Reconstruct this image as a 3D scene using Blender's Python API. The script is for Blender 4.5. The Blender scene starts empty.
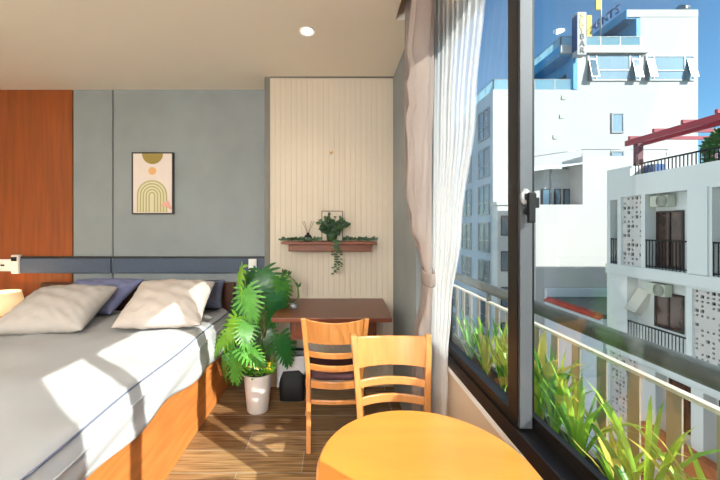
import bpy, bmesh, math, random
from mathutils import Vector, Matrix, Euler
random.seed(11)
SC = bpy.context.scene
COL = SC.collection
PI = math.pi

# ------------------------------------------------------------------ materials
def lin(c):
    return tuple((x/12.92 if x <= .04045 else ((x+.055)/1.055)**2.4) for x in [v/255 for v in c])
def mat(name, rgb, rough=.6, var=0.0, scale=8.0, stretch=(1,1,1), metal=0, spec=.5, bump=0.0, coat=0, rgb2=None, detail=4, gamma_lin=True):
    m = bpy.data.materials.new(name); m.use_nodes = True
    nt = m.node_tree; b = nt.nodes['Principled BSDF']
    c1 = lin(rgb)
    b.inputs['Roughness'].default_value = rough
    b.inputs['Metallic'].default_value = metal
    b.inputs['Specular IOR Level'].default_value = spec
    b.inputs['Coat Weight'].default_value = coat
    tc = nt.nodes.new('ShaderNodeTexCoord'); mp = nt.nodes.new('ShaderNodeMapping')
    mp.inputs['Scale'].default_value = stretch
    nt.links.new(tc.outputs['Object'], mp.inputs['Vector'])
    nz = nt.nodes.new('ShaderNodeTexNoise'); nz.inputs['Scale'].default_value = scale; nz.inputs['Detail'].default_value = detail
    nt.links.new(mp.outputs['Vector'], nz.inputs['Vector'])
    if rgb2 is None:
        c0 = tuple(x*(1-var) for x in c1); c2 = tuple(min(1, x*(1+var)) for x in c1)
    else:
        c0 = c1; c2 = lin(rgb2)
    rp = nt.nodes.new('ShaderNodeValToRGB')
    rp.color_ramp.elements[0].position = .3; rp.color_ramp.elements[1].position = .7
    rp.color_ramp.elements[0].color = (*c0, 1); rp.color_ramp.elements[1].color = (*c2, 1)
    nt.links.new(nz.outputs['Fac'], rp.inputs['Fac'])
    nt.links.new(rp.outputs['Color'], b.inputs['Base Color'])
    if bump:
        bp = nt.nodes.new('ShaderNodeBump'); bp.inputs['Strength'].default_value = bump; bp.inputs['Distance'].default_value = .01
        nt.links.new(nz.outputs['Fac'], bp.inputs['Height']); nt.links.new(bp.outputs['Normal'], b.inputs['Normal'])
    return m
def cloth_mat(name, rgb, trans=.3, transp=0.0, var=.04, rough=.9, scale=60):
    m = bpy.data.materials.new(name); m.use_nodes = True
    nt = m.node_tree; nt.nodes.remove(nt.nodes['Principled BSDF']); out = nt.nodes['Material Output']
    tc = nt.nodes.new('ShaderNodeTexCoord'); nz = nt.nodes.new('ShaderNodeTexNoise'); nz.inputs['Scale'].default_value = scale
    nt.links.new(tc.outputs['Object'], nz.inputs['Vector'])
    rp = nt.nodes.new('ShaderNodeValToRGB'); c = lin(rgb)
    rp.color_ramp.elements[0].color = (*[x*(1-var) for x in c], 1); rp.color_ramp.elements[1].color = (*[min(1, x*(1+var)) for x in c], 1)
    nt.links.new(nz.outputs['Fac'], rp.inputs['Fac'])
    d = nt.nodes.new('ShaderNodeBsdfDiffuse'); t = nt.nodes.new('ShaderNodeBsdfTranslucent')
    nt.links.new(rp.outputs['Color'], d.inputs['Color']); nt.links.new(rp.outputs['Color'], t.inputs['Color'])
    mx = nt.nodes.new('ShaderNodeMixShader'); mx.inputs[0].default_value = trans
    nt.links.new(d.outputs[0], mx.inputs[1]); nt.links.new(t.outputs[0], mx.inputs[2])
    last = mx
    if transp:
        tr = nt.nodes.new('ShaderNodeBsdfTransparent'); m2 = nt.nodes.new('ShaderNodeMixShader'); m2.inputs[0].default_value = transp
        nt.links.new(mx.outputs[0], m2.inputs[1]); nt.links.new(tr.outputs[0], m2.inputs[2]); last = m2
    nt.links.new(last.outputs[0], out.inputs['Surface'])
    return m
def glass_mat(name, tint=(235,245,245), refl=.05):
    m = bpy.data.materials.new(name); m.use_nodes = True
    nt = m.node_tree; nt.nodes.remove(nt.nodes['Principled BSDF']); out = nt.nodes['Material Output']
    tr = nt.nodes.new('ShaderNodeBsdfTransparent'); tr.inputs[0].default_value = (*lin(tint), 1)
    gl = nt.nodes.new('ShaderNodeBsdfGlossy'); gl.inputs['Roughness'].default_value = .0
    lw = nt.nodes.new('ShaderNodeLayerWeight'); lw.inputs['Blend'].default_value = .25
    mm = nt.nodes.new('ShaderNodeMath'); mm.operation = 'MULTIPLY'; mm.inputs[1].default_value = refl*4
    nt.links.new(lw.outputs['Fresnel'], mm.inputs[0])
    mx = nt.nodes.new('ShaderNodeMixShader')
    nt.links.new(mm.outputs[0], mx.inputs[0]); nt.links.new(tr.outputs[0], mx.inputs[1]); nt.links.new(gl.outputs[0], mx.inputs[2])
    nt.links.new(mx.outputs[0], out.inputs['Surface'])
    return m
def emit_mat(name, rgb, s):
    m = bpy.data.materials.new(name); m.use_nodes = True
    b = m.node_tree.nodes['Principled BSDF']
    b.inputs['Base Color'].default_value = (*lin(rgb), 1)
    b.inputs['Emission Color'].default_value = (*lin(rgb), 1); b.inputs['Emission Strength'].default_value = s
    return m
def floor_mat():
    m = bpy.data.materials.new('wood_look_tile'); m.use_nodes = True
    nt = m.node_tree; b = nt.nodes['Principled BSDF']; L = nt.links.new
    g = nt.nodes.new('ShaderNodeNewGeometry')
    mp = nt.nodes.new('ShaderNodeMapping'); mp.inputs['Location'].default_value = (.18, -.955, 0)
    L(g.outputs['Position'], mp.inputs['Vector'])
    br = nt.nodes.new('ShaderNodeTexBrick')
    br.offset = .37; br.inputs['Scale'].default_value = 1; br.inputs['Brick Width'].default_value = 1.0; br.inputs['Row Height'].default_value = .198
    br.inputs['Mortar Size'].default_value = .0032; br.inputs['Mortar Smooth'].default_value = .2; br.inputs['Bias'].default_value = 0
    br.inputs['Color1'].default_value = (*lin((130,97,65)), 1); br.inputs['Color2'].default_value = (*lin((184,148,106)), 1)
    br.inputs['Mortar'].default_value = (*lin((190,178,158)), 1)
    L(mp.outputs[0], br.inputs['Vector'])
    m2 = nt.nodes.new('ShaderNodeMapping'); m2.inputs['Scale'].default_value = (2.2, 62, 1); L(g.outputs['Position'], m2.inputs['Vector'])
    nz = nt.nodes.new('ShaderNodeTexNoise'); nz.inputs['Scale'].default_value = 1.6; nz.inputs['Detail'].default_value = 6; nz.inputs['Distortion'].default_value = .6
    L(m2.outputs[0], nz.inputs['Vector'])
    rp = nt.nodes.new('ShaderNodeValToRGB'); rp.color_ramp.elements[0].position = .3; rp.color_ramp.elements[1].position = .72
    rp.color_ramp.elements[0].color = (.30,.25,.21,1); rp.color_ramp.elements[1].color = (1.02,1.0,.96,1)
    L(nz.outputs['Fac'], rp.inputs[0])
    mx = nt.nodes.new('ShaderNodeMix'); mx.data_type = 'RGBA'; mx.blend_type = 'MULTIPLY'; mx.inputs[0].default_value = 1
    L(br.outputs['Color'], mx.inputs[6]); L(rp.outputs[0], mx.inputs[7]); L(mx.outputs[2], b.inputs['Base Color'])
    b.inputs['Roughness'].default_value = .24; b.inputs['Specular IOR Level'].default_value = .5
    return m

M = {}
M['wall'] = mat('plaster_cream', (226,218,204), .85, .03, 3, bump=.05)
M['wallr'] = mat('plaster_shade_tan', (206,184,160), .85, .03, 3, bump=.05)  # plaster tanned darker, shade and warm bounce put into the colour
M['ceil'] = mat('ceiling_paint', (236,228,214), .75, .01, 2)
M['grey'] = mat('grey_microcement', (136,142,144), .7, .10, 2.2, bump=.06, detail=8)
M['greyd'] = mat('grey_trim', (112,108,102), .7, .05)
M['gap'] = mat('dark_gap', (30,28,27), .8)
M['slat'] = mat('ribbed_cream_panel', (200,188,171), .6, .015, 4)
M['clad'] = mat('orange_brown_veneer', (140,70,26), .35, .22, 3, (7,7,.5), detail=6, coat=.2)
M['pad'] = mat('slate_upholstery', (78,88,106), .85, .06, 40)
M['padtrim'] = mat('black_trim', (26,28,32), .5)
M['floor'] = floor_mat()
M['bedwood'] = mat('bed_oak_veneer', (200,122,60), .4, .2, 3, (.8,1,9), detail=6)
M['dkwood'] = mat('dark_walnut', (78,42,24), .45, .2, 4, (1,8,8))
M['deskwood'] = mat('walnut_desk', (96,46,26), .32, .2, 4, (.9,7,7), detail=6)
M['shelfwood'] = mat('shelf_wood', (108,54,28), .5, .25, 5, (1,8,8))
M['beech'] = mat('beech_wood', (190,126,68), .32, .12, 4, (6,6,1.0), detail=5, coat=.15)
M['table'] = mat('oiled_table_top', (202,128,50), .30, .14, 2.2, (1.2,5,1), detail=5, coat=.15)
M['seat'] = mat('maroon_seat', (70,34,40), .7, .1, 20)
M['sheet'] = mat('pale_grey_sheet', (180,180,181), .9, .02, 5)
M['piping'] = mat('navy_piping', (112,118,140), .8)
M['pillow'] = mat('greige_pillow', (186,178,172), .9, .03, 20)
M['pillow2'] = mat('ivory_pillow', (198,186,178), .9, .03, 20)
M['blue'] = mat('periwinkle_pillow', (112,116,150), .9, .05, 20)
M['navy'] = mat('slate_blue_pillow', (80,84,104), .9, .05, 20)
M['white'] = mat('white_plastic', (236,234,230), .4)
M['pot'] = mat('white_glazed_pot', (232,228,226), .3, .02, 6)
M['soil'] = mat('soil', (60,44,30), .95, .3, 40)
M['black'] = mat('black_plastic', (9,9,10), .6, spec=.3)
M['alu'] = mat('black_aluminium', (18,15,14), .42, .03, spec=.35)
M['alug'] = mat('grey_aluminium', (142,144,146), .4, .04, metal=.3)
M['alud'] = mat('satin_grey_aluminium', (78,80,84), .45, .04, metal=.2)
M['steel'] = mat('brushed_steel', (150,152,152), .3, .08, 5, metal=.85)
M['chrome'] = mat('chrome', (205,205,205), .2, metal=1)
M['gold'] = mat('brass', (196,146,70), .3, metal=.9)
M['glass'] = glass_mat('window_glass', (244,249,250), .045)
M['bluegl'] = cloth_mat('blue_tinted_balustrade_glass', (176,218,232), .5, .35, .02)
M['drape'] = cloth_mat('taupe_drape', (182,166,158), .45, 0, .03)
M['sheer'] = cloth_mat('white_sheer', (248,248,248), .5, .66, .02)
M['rail'] = mat('weathered_steel_rail', (88,90,86), .45, .12, 8, (1,4,4), metal=.5)
M['railbar'] = mat('pale_flat_bar', (208,198,182), .5, .05)
M['railslat'] = mat('taupe_painted_slat', (150,138,122), .6, .06)
M['planter'] = mat('dark_grey_planter', (84,82,78), .85, .06, 8)
M['conc'] = mat('pale_concrete', (170,166,158), .9, .08, 6)
def leafm(n, a, b, tr=.25, rough=.35):
    m = mat(n, a, rough, 0, 9, rgb2=b); bs = m.node_tree.nodes['Principled BSDF']
    nt = m.node_tree; t = nt.nodes.new('ShaderNodeBsdfTranslucent'); mx = nt.nodes.new('ShaderNodeMixShader'); mx.inputs[0].default_value = tr
    src = bs.inputs['Base Color'].links[0].from_socket
    nt.links.new(src, t.inputs[0]); nt.links.new(bs.outputs[0], mx.inputs[1]); nt.links.new(t.outputs[0], mx.inputs[2])
    nt.links.new(mx.outputs[0], nt.nodes['Material Output'].inputs[0]); return m
M['leaf'] = leafm('monstera_lit_green', (62,124,42), (96,156,64), .2, .22)  # paler copy, sunlight painted into the lit leaves; ground foliage shares it
M['leaf2'] = leafm('monstera_shade_green', (26,84,40), (46,112,48), .2, .28)  # darker copy, shade painted into the inner and dim leaves
M['leaf3'] = leafm('young_leaf_green', (112,176,36), (150,200,60), .35, .3)
M['stem'] = mat('stem_green', (88,112,50), .6, .15)
M['cane'] = mat('moss_pole_brown', (118,92,58), .9, .25, 30)
M['flower'] = mat('yellow_bloom', (232,186,40), .6, .1)
M['blade'] = leafm('blade_green', (140,198,58), (196,226,84), .4, .4)
M['blade2'] = leafm('blade_yellow', (214,196,84), (226,214,110), .4, .4)
M['blade3'] = leafm('blade_dark', (84,150,56), (124,180,70), .3, .4)
M['euca'] = leafm('eucalyptus', (52,80,60), (84,110,86), .15, .6)
M['euca2'] = leafm('dark_shelf_leaf', (36,66,38), (62,92,48), .15, .5)
M['canvas'] = mat('blush_canvas', (226,212,204), .8, .02)
M['olive'] = mat('olive_ink', (150,128,64), .8)
M['peach'] = mat('peach_ink', (236,182,122), .8)
M['line'] = mat('sage_line_ink', (178,168,112), .8)
M['archfill'] = mat('pale_sage_ink', (214,208,176), .8)
M['rose'] = mat('rose_ink', (224,166,150), .8)
M['frame'] = mat('dark_frame', (56,44,34), .5)
M['shade'] = None
M['extw'] = mat('exterior_white', (190,188,186), .85, .025, .4)
M['extg'] = mat('exterior_pale_grey', (204,210,210), .85, .03, .5)
M['extl'] = mat('exterior_side_white', (196,206,216), .85, .03, .5)
M['extb'] = mat('exterior_blue_paint', (58,152,204), .6, .08, .6)
M['extd'] = mat('exterior_dark_recess', (66,70,74), .8, .1)
M['winglass'] = mat('facade_window_glass', (88,116,134), .08, .15, .8, spec=.8)
M['wincurt'] = mat('facade_window_curtained', (140,166,182), .15, .08, 1.5, (6,1,.2), spec=.7)
M['winbrown'] = mat('brown_window_pane', (64,40,32), .12, .5, 1.6, (1,2,1), spec=.6)
M['brownframe'] = mat('dark_brown_joinery', (36,24,22), .5)
M['brick'] = mat('terracotta', (150,84,52), .85, .2, 6)
M['redtile'] = mat('red_roof_tile', (176,62,44), .7, .2, 5)
M['maroon'] = mat('maroon_painted_steel', (142,34,52), .5, .08, 2)
M['maroond'] = mat('dark_plum_post', (96,44,58), .5, .06)
M['slate'] = mat('dark_roof_sheet', (70,74,78), .6, .1, 1, (1,8,1))
M['asphalt'] = mat('asphalt', (92,94,96), .9, .1, 1)
M['acbox'] = mat('ac_enamel', (176,182,168), .6, .05)
M['shrub'] = leafm('shrub_green', (30,78,34), (58,110,46), .1, .6)
M['yellow'] = mat('yellow_sign', (214,176,52), .6, .05)
M['signblue'] = mat('blue_sign_letter', (26,78,134), .5, .05)
M['signdk'] = mat('dark_sign_letter', (52,60,70), .5, .05)

# ------------------------------------------------------------------ mesh builder
class MB:
    def __init__(s): s.v = []; s.f = []; s.m = []; s.sm = []; s.mi = 0
    def add(s, vs, fs, smooth=False):
        n = len(s.v); s.v += [Vector(p) for p in vs]
        for f in fs: s.f.append([n+i for i in f]); s.m.append(s.mi); s.sm.append(smooth)
        return s
    def box(s, x0, x1, y0, y1, z0, z1):
        if x0 > x1: x0, x1 = x1, x0
        if y0 > y1: y0, y1 = y1, y0
        if z0 > z1: z0, z1 = z1, z0
        vs = [(x0,y0,z0),(x1,y0,z0),(x1,y1,z0),(x0,y1,z0),(x0,y0,z1),(x1,y0,z1),(x1,y1,z1),(x0,y1,z1)]
        return s.add(vs, [(0,3,2,1),(4,5,6,7),(0,1,5,4),(1,2,6,5),(2,3,7,6),(3,0,4,7)])
    def obox(s, c, size, rot=(0,0,0)):
        R = Euler(rot).to_matrix() if not isinstance(rot, Matrix) else rot
        a, b, d = [k/2 for k in size]; c = Vector(c)
        vs = [c + R @ Vector(p) for p in [(-a,-b,-d),(a,-b,-d),(a,b,-d),(-a,b,-d),(-a,-b,d),(a,-b,d),(a,b,d),(-a,b,d)]]
        return s.add(vs, [(0,3,2,1),(4,5,6,7),(0,1,5,4),(1,2,6,5),(2,3,7,6),(3,0,4,7)])
    def tube(s, pts, r, n=8, cap=True, flat=None):
        pts = [Vector(p) for p in pts]; N = len(pts)
        rs = r if isinstance(r, (list, tuple)) else [r]*N
        rings = []; up = None
        for i, p in enumerate(pts):
            d = (pts[min(i+1, N-1)] - pts[max(i-1, 0)]).normalized()
            if up is None:
                up = Vector((0,0,1)) if abs(d.z) < .9 else Vector((0,1,0))
            a = d.cross(up).normalized(); b = a.cross(d).normalized(); up = b
            rings.append([p + (a*math.cos(2*PI*k/n) + b*math.sin(2*PI*k/n)*(flat or 1))*rs[i] for k in range(n)])
        vs = [q for rg in rings for q in rg]
        s.add(vs, [(i*n+k, i*n+(k+1) % n, (i+1)*n+(k+1) % n, (i+1)*n+k) for i in range(N-1) for k in range(n)], True)
        if cap:
            s.add(rings[0], [tuple(range(n))[::-1]]); s.add(rings[-1], [tuple(range(n))])
        return s
    def lathe(s, prof, n=36, c=(0,0,0), smooth=True):
        c = Vector(c); vs = [c + Vector((r*math.cos(2*PI*k/n), r*math.sin(2*PI*k/n), z)) for r, z in prof for k in range(n)]
        s.add(vs, [(i*n+k, i*n+(k+1) % n, (i+1)*n+(k+1) % n, (i+1)*n+k) for i in range(len(prof)-1) for k in range(n)], smooth)
        if prof[0][0] > 1e-4: s.add(vs[:n], [tuple(range(n))[::-1]])
        if prof[-1][0] > 1e-4: s.add(vs[-n:], [tuple(range(n))])
        return s
    def grid(s, P, smooth=True, loop=False):
        R, C = len(P), len(P[0]); vs = [p for row in P for p in row]; fs = []
        for i in range(R-1):
            for j in range(C if loop else C-1): fs.append((i*C+j, i*C+(j+1) % C, (i+1)*C+(j+1) % C, (i+1)*C+j))
        return s.add(vs, fs, smooth)
    def prism(s, poly, d0, d1, axis='y'):
        f = {'y': lambda p, d: (p[0], d, p[1]), 'x': lambda p, d: (d, p[0], p[1]), 'z': lambda p, d: (p[0], p[1], d)}[axis]
        n = len(poly); vs = [f(p, d0) for p in poly] + [f(p, d1) for p in poly]
        return s.add(vs, [tuple(range(n))[::-1], tuple(range(n, 2*n))] + [(i, (i+1) % n, n+(i+1) % n, n+i) for i in range(n)])
    def build(s, name, mats, parent=None, local=False, bevel=0, solid=0, sub=0, weld=True, kind=None, segs=2, recalc=True):
        if not isinstance(mats, (list, tuple)): mats = [mats]
        vs = s.v
        if parent is None:
            lo = [min(v[i] for v in vs) for i in range(3)]; hi = [max(v[i] for v in vs) for i in range(3)]
            org = Vector(((lo[0]+hi[0])/2, (lo[1]+hi[1])/2, lo[2]))
        else:
            org = Vector((0,0,0)) if local else wloc(parent)
        me = bpy.data.meshes.new(name)
        me.from_pydata([v - org for v in vs], [], s.f)
        for m in mats: me.materials.append(m)
        for p, mi, sm in zip(me.polygons, s.m, s.sm): p.material_index = mi; p.use_smooth = sm
        if weld or recalc:
            bm = bmesh.new(); bm.from_mesh(me)
            if weld: bmesh.ops.remove_doubles(bm, verts=bm.verts, dist=1e-5)
            if recalc: bmesh.ops.recalc_face_normals(bm, faces=bm.faces)
            bm.to_mesh(me); bm.free()
        me.update()
        o = bpy.data.objects.new(name, me); COL.objects.link(o)
        if parent is None: o.location = org
        else: o.parent = parent
        if solid:
            md = o.modifiers.new('solid', 'SOLIDIFY'); md.thickness = solid; md.offset = 0
        if bevel:
            md = o.modifiers.new('bevel', 'BEVEL'); md.width = bevel; md.segments = segs; md.limit_method = 'ANGLE'; md.angle_limit = math.radians(40)
            md.harden_normals = False
        if sub:
            md = o.modifiers.new('sub', 'SUBSURF'); md.levels = sub; md.render_levels = sub
        if kind: o['kind'] = kind
        return o
def wloc(o):
    v = Vector((0,0,0))
    while o is not None:
        v = v + Vector(o.location); o = o.parent
    return v
def tag(o, label=None, cat=None, group=None, kind=None):
    if label: o['label'] = label
    if cat: o['category'] = cat
    if group: o['group'] = group
    if kind: o['kind'] = kind
    return o
def thing(name, label, cat, loc=(0,0,0), group=None):
    o = bpy.data.objects.new(name, None); COL.objects.link(o); o.location = loc; o.empty_display_size = .1
    return tag(o, label, cat, group)
def copy_tree(o, parent=None):
    c = o.copy(); COL.objects.link(c)
    if parent is not None: c.parent = parent
    for ch in [x for x in bpy.data.objects if x.parent == o]: copy_tree(ch, c)
    return c
def B(*a): return MB().box(*a)
def struct(name, mb, m, **k): return mb.build(name, m, kind='structure', **k)
def wall_cells(mb, axis, p0, p1, u0, u1, z0, z1, openings):
    """a wall slab between p0..p1 on the axis, with rectangular openings (ua,ub,za,zb)"""
    us = sorted({u0, u1, *[o[0] for o in openings], *[o[1] for o in openings]}); zs = sorted({z0, z1, *[o[2] for o in openings], *[o[3] for o in openings]})
    us = [u for u in us if u0 <= u <= u1]; zs = [z for z in zs if z0 <= z <= z1]
    for a, b in zip(us, us[1:]):
        run = None
        for c, d in list(zip(zs, zs[1:])) + [(None, None)]:
            solid_ = c is not None and not any(o[0]-1e-6 <= a and b <= o[1]+1e-6 and o[2]-1e-6 <= c and d <= o[3]+1e-6 for o in openings)
            if solid_: run = (run[0], d) if run else (c, d)
            elif run:
                if axis == 'x': mb.box(p0, p1, a, b, run[0], run[1])
                else: mb.box(a, b, p0, p1, run[0], run[1])
                run = None
    return mb

# ------------------------------------------------------------------ camera
F, VX, VY, CZ = 340.0, 333.0, 228.0, 1.40
cam = bpy.data.cameras.new('camera'); co = bpy.data.objects.new('camera', cam); COL.objects.link(co)
co.location = (0,0,CZ); co.rotation_euler = (PI/2,0,0)
cam.sensor_width = 36; cam.lens = F/720*36; cam.shift_x = (360-VX)/720; cam.shift_y = -(240-VY)/720
cam.clip_start = .05; cam.clip_end = 500
SC.camera = co
def U(px, py, y): return Vector(((px-VX)*y/F, y, CZ-(py-VY)*y/F))

# ------------------------------------------------------------------ room shell
ZC = 2.732
YB, YA = 3.306, 3.0           # bed wall, ribbed wall
XL, XW, YN = -3.4, .615, -2.6
struct('floor', B(XL-.1, .8, YN-.1, YB+.1, -.12, 0), M['floor'])
cm = MB(); cm.box(XL-.1, .40, YN-.1, YB+.1, ZC, ZC+.3); cm.box(.40, .80, 2.18, YB+.1, ZC, ZC+.3); cm.box(.40, .80, YN-.1, 2.18, ZC+.17, ZC+.3)
struct('ceiling', cm, M['ceil'])
struct('wall_back', B(XL-.1, -.5, YB, YB+.1, 0, ZC), M['gap'])
struct('wall_left', B(XL-.1, XL, YN, YB, 0, ZC), M['wall'])
struct('wall_front', B(XL-.1, .8, YN-.1, YN, 0, ZC), M['wall'])
struct('trim_1', B(XL, -2.512, YB-.03, YB, 0, ZC), M['clad'])
struct('trim_2', B(-2.500, -2.126, YB-.03, YB, 0, ZC), M['grey'])
struct('trim_3', B(-2.114, -.5, YB-.03, YB, 0, ZC), M['grey'])
# ribbed cream wall: fine vertical grooves as geometry
rb = MB(); x0, x1 = -.555, .531; n = 23; w = (x1-x0)/n; poly = []
for i in range(n):
    a = x0+i*w
    poly += [(a, YA-.0012), (a+.003, YA-.004), (a+w*.5, YA-.0044), (a+w-.003, YA-.004)]
poly += [(x1, YA-.0012), (x1, YB+.05), (x0, YB+.05)]
rb.prism(poly, 0, ZC, 'z')
struct('wall_ribbed', rb, M['slat'], weld=False)
struct('trim_4', B(-.603, -.555, YA-.006, YB, 0, ZC), M['greyd'])
struct('trim_5', B(-.555, .531, YA-.012, YA, ZC-.012, ZC), M['greyd'])
# window wall
YF, YE, ZS, ZT = 2.03, -.085, .68, 2.52
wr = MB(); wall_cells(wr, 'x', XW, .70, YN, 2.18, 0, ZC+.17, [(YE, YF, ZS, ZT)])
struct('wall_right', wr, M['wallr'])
struct('wall_side', B(.531, .70, 2.18, YB+.05, 0, ZC), M['grey'])
struct('trim_6', B(.597, XW, YE, YF, ZS-.022, ZS), M['white'])
# sliding window
win = bpy.data.objects.new('window_1', None); COL.objects.link(win); win.location = (.66, .8, ZS); win['kind'] = 'structure'
fr = MB()
fr.box(.60, .70, YE, YF, ZS, ZS+.055); fr.box(.60, .70, YE, YF, ZT-.06, ZT)
fr.box(.60, .70, YF-.045, YF, ZS+.055, ZT-.06); fr.box(.60, .70, YE, YE+.045, ZS+.055, ZT-.06)
fr.build('frame', M['alu'], win, bevel=.003)
def sash(ya, yb, xa, xb, mm):
    z0, z1 = ZS+.05, ZT-.055; t = .062
    s = MB(); s.box(xa, xb, ya, yb, z0, z0+.045); s.box(xa, xb, ya, yb, z1-.05, z1)
    s.box(xa, xb, ya, ya+t, z0+.045, z1-.05); s.box(xa, xb, yb-t, yb, z0+.045, z1-.05)
    so = s.build('sash', mm, win, bevel=.003)
    xm = (xa+xb)/2
    B(xm-.003, xm+.003, ya+t-.005, yb-t+.005, z0+.04, z1-.045).build('pane', M['glass'], so)
    return so
sA = sash(1.130, 1.99, .612, .655, M['alu'])
sB = sash(.32, 1.215, .660, .684, M['alu'])
sC = sash(-.045, .40, .612, .655, M['alu'])
# grey aluminium meeting edge on the near side of the far sash, and the latch
B(.616, .655, 1.118, 1.130, ZS+.06, ZT-.07).build('meeting_profile', M['alud'], sA)
zl = 1.4 - (200-228)*1.12/340
la = MB(); la.lathe([(0,-.006),(.024,-.006),(.028,0),(.024,.006),(0,.006)], 24, (0,0,0))
Rx = Euler((PI/2,0,0)).to_matrix(); la.v = [Rx @ v for v in la.v]; la.v = [Vector((v.x*.62+.628, v.y+1.110, v.z+1.502)) for v in la.v]
la.build('latch_rose', M['alug'], sA)
lk = MB(); lk.obox((.640, 1.098, 1.466), (.022, .016, .098)); lk.obox((.640, 1.104, 1.502), (.036, .014, .020)); lk.obox((.656, 1.103, 1.482), (.024, .010, .034)); lk.obox((.632, 1.106, 1.455), (.02, .010, .022), (0,.6,0))
lk.build('latch_handle', M['black'], sA, bevel=.003)

# ------------------------------------------------------------------ wall fittings
pad = thing('wall_pad', 'long slate grey upholstered strip running across the wall above the bed', 'wall panel', (-1.9, YB-.06, .967))
B(-3.02, -2.128, YB-.06, YB-.03, .967, 1.110).build('pad', M['pad'], pad, bevel=.008)
B(-2.112, -.612, YB-.06, YB-.03, .967, 1.110).build('pad', M['pad'], pad, bevel=.008)
B(-3.02, -.612, YB-.055, YB-.03, 1.110, 1.128).build('edge_trim', M['padtrim'], pad)
sp = thing('socket_plate', 'white double socket plate on the wood wall beside the bed lamp', 'socket', (-3.15, YB-.03, .985))
B(-3.30, -3.065, YB-.045, YB-.03, .985, 1.10).build('plate', M['white'], sp, bevel=.004)
for xx in (-3.25, -3.17): B(xx-.018, xx+.018, YB-.048, YB-.044, 1.035, 1.05).build('slot', M['black'], sp)
rc = thing('remote_control', 'white remote control with dark display in holder at end of slate strip', 'remote control', (-3.02, YB-.06, .965))
B(-3.055, -2.99, YB-.085, YB-.03, .965, 1.145).build('body', M['white'], rc, bevel=.008)
B(-3.048, -2.997, YB-.088, YB-.084, 1.085, 1.125).build('display', M['black'], rc)
sw = thing('light_switch', 'white light switch plate at right end of the slate strip', 'light switch', (-.765, YB-.06, .985))
B(-.805, -.727, YB-.072, YB-.060, .985, 1.105).build('plate', M['white'], sw, bevel=.004)
B(-.785, -.747, YB-.078, YB-.071, 1.01, 1.08).build('rocker', M['white'], sw, bevel=.003)
# picture
pc = U(153.5, 183.5, YB-.04)
pic = thing('framed_print', 'small framed abstract print with olive half circle and concentric arches', 'picture', (pc.x, YB-.03, pc.z-.30))
pw, ph = .198, .296
f = MB(); yk, yf = YB-.03, YB-.062
f.box(pc.x-pw, pc.x-pw+.012, yf, yk, pc.z-ph, pc.z+ph); f.box(pc.x+pw-.012, pc.x+pw, yf, yk, pc.z-ph, pc.z+ph)
f.box(pc.x-pw+.012, pc.x+pw-.012, yf, yk, pc.z-ph, pc.z-ph+.012); f.box(pc.x-pw+.012, pc.x+pw-.012, yf, yk, pc.z+ph-.012, pc.z+ph)
f.build('frame', M['frame'], pic)
cv = B(pc.x-pw+.012, pc.x+pw-.012, YB-.057, YB-.031, pc.z-ph+.012, pc.z+ph-.012).build('print', M['canvas'], pic)
def disc(c, r, a0, a1, y, n=24): return [(c[0]+r*math.cos(a0+(a1-a0)*i/n), c[1]+r*math.sin(a0+(a1-a0)*i/n)) for i in range(n+1)]
MB().prism(disc((pc.x, pc.z+ph-.013), .10, PI, 2*PI, 0), YB-.0585, YB-.056).build('half_circle', M['olive'], cv)
MB().prism(disc((pc.x-.002, pc.z+.118), .038, 0, 2*PI, 0)[:-1], YB-.0585, YB-.056).build('dot', M['peach'], cv)
ar = MB(); ac = (pc.x-.005, pc.z-.115)
rr = [.145-.014*k for k in range(10)]
for k, r in enumerate(rr):
    ar.mi = k % 2
    prof = disc(ac, r, 0, PI, 0); prof += [(ac[0]-r, pc.z-ph+.02), (ac[0]+r, pc.z-ph+.02)]
    ar.prism(prof, YB-.0580-.0003*k, YB-.056)
ar.build('arch_motif', [M['line'], M['archfill']], cv, recalc=False)
lf = MB()
for k, a in enumerate((-.5, .1, .7, 1.2)):
    c = (pc.x+.13+.03*math.sin(a), pc.z-.235+.05*math.cos(a)*.8)
    lf.prism([(c[0]+(.035*math.cos(t))*math.cos(a+1)-(.016*math.sin(t))*math.sin(a+1), c[1]+(.035*math.cos(t))*math.sin(a+1)+(.016*math.sin(t))*math.cos(a+1)) for t in [2*PI*i/14 for i in range(14)]], YB-.0613-.0003*k, YB-.056)
lf.build('leaf_motif', M['rose'], cv, weld=False, recalc=False)
# brass hook on the ribbed wall
hk = thing('wall_hook', 'tiny brass hook alone on the ribbed cream wall above the shelf', 'hook', tuple(U(331,154,YA-.006)))
h0 = U(331, 152, YA-.006)
MB().tube([h0, h0+Vector((0,-.02,0))], .014, 12).build('rose', M['gold'], hk)
MB().tube([h0+Vector((0,-.02,.0)), h0+Vector((0,-.04,-.004)), h0+Vector((0,-.045,.012))], .005, 8).build('peg', M['white'], hk)
# downlight
dl = U(307, 31, 2.30); dlt = thing('downlight', 'round recessed ceiling downlight, lit, in front of the ribbed wall', 'ceiling light', (dl.x, dl.y, ZC-.012))
MB().lathe([(.036,-.001),(.052,-.004),(.054,-.010),(.054,0),(.036,0)], 32, (dl.x, dl.y, ZC)).build('trim_ring', M['white'], dlt)
MB().lathe([(.0,-.004),(.036,-.003),(.036,0),(0,0)], 24, (dl.x, dl.y, ZC)).build('lens', emit_mat('downlight_lens', (255,246,225), 12), dlt)

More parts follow.
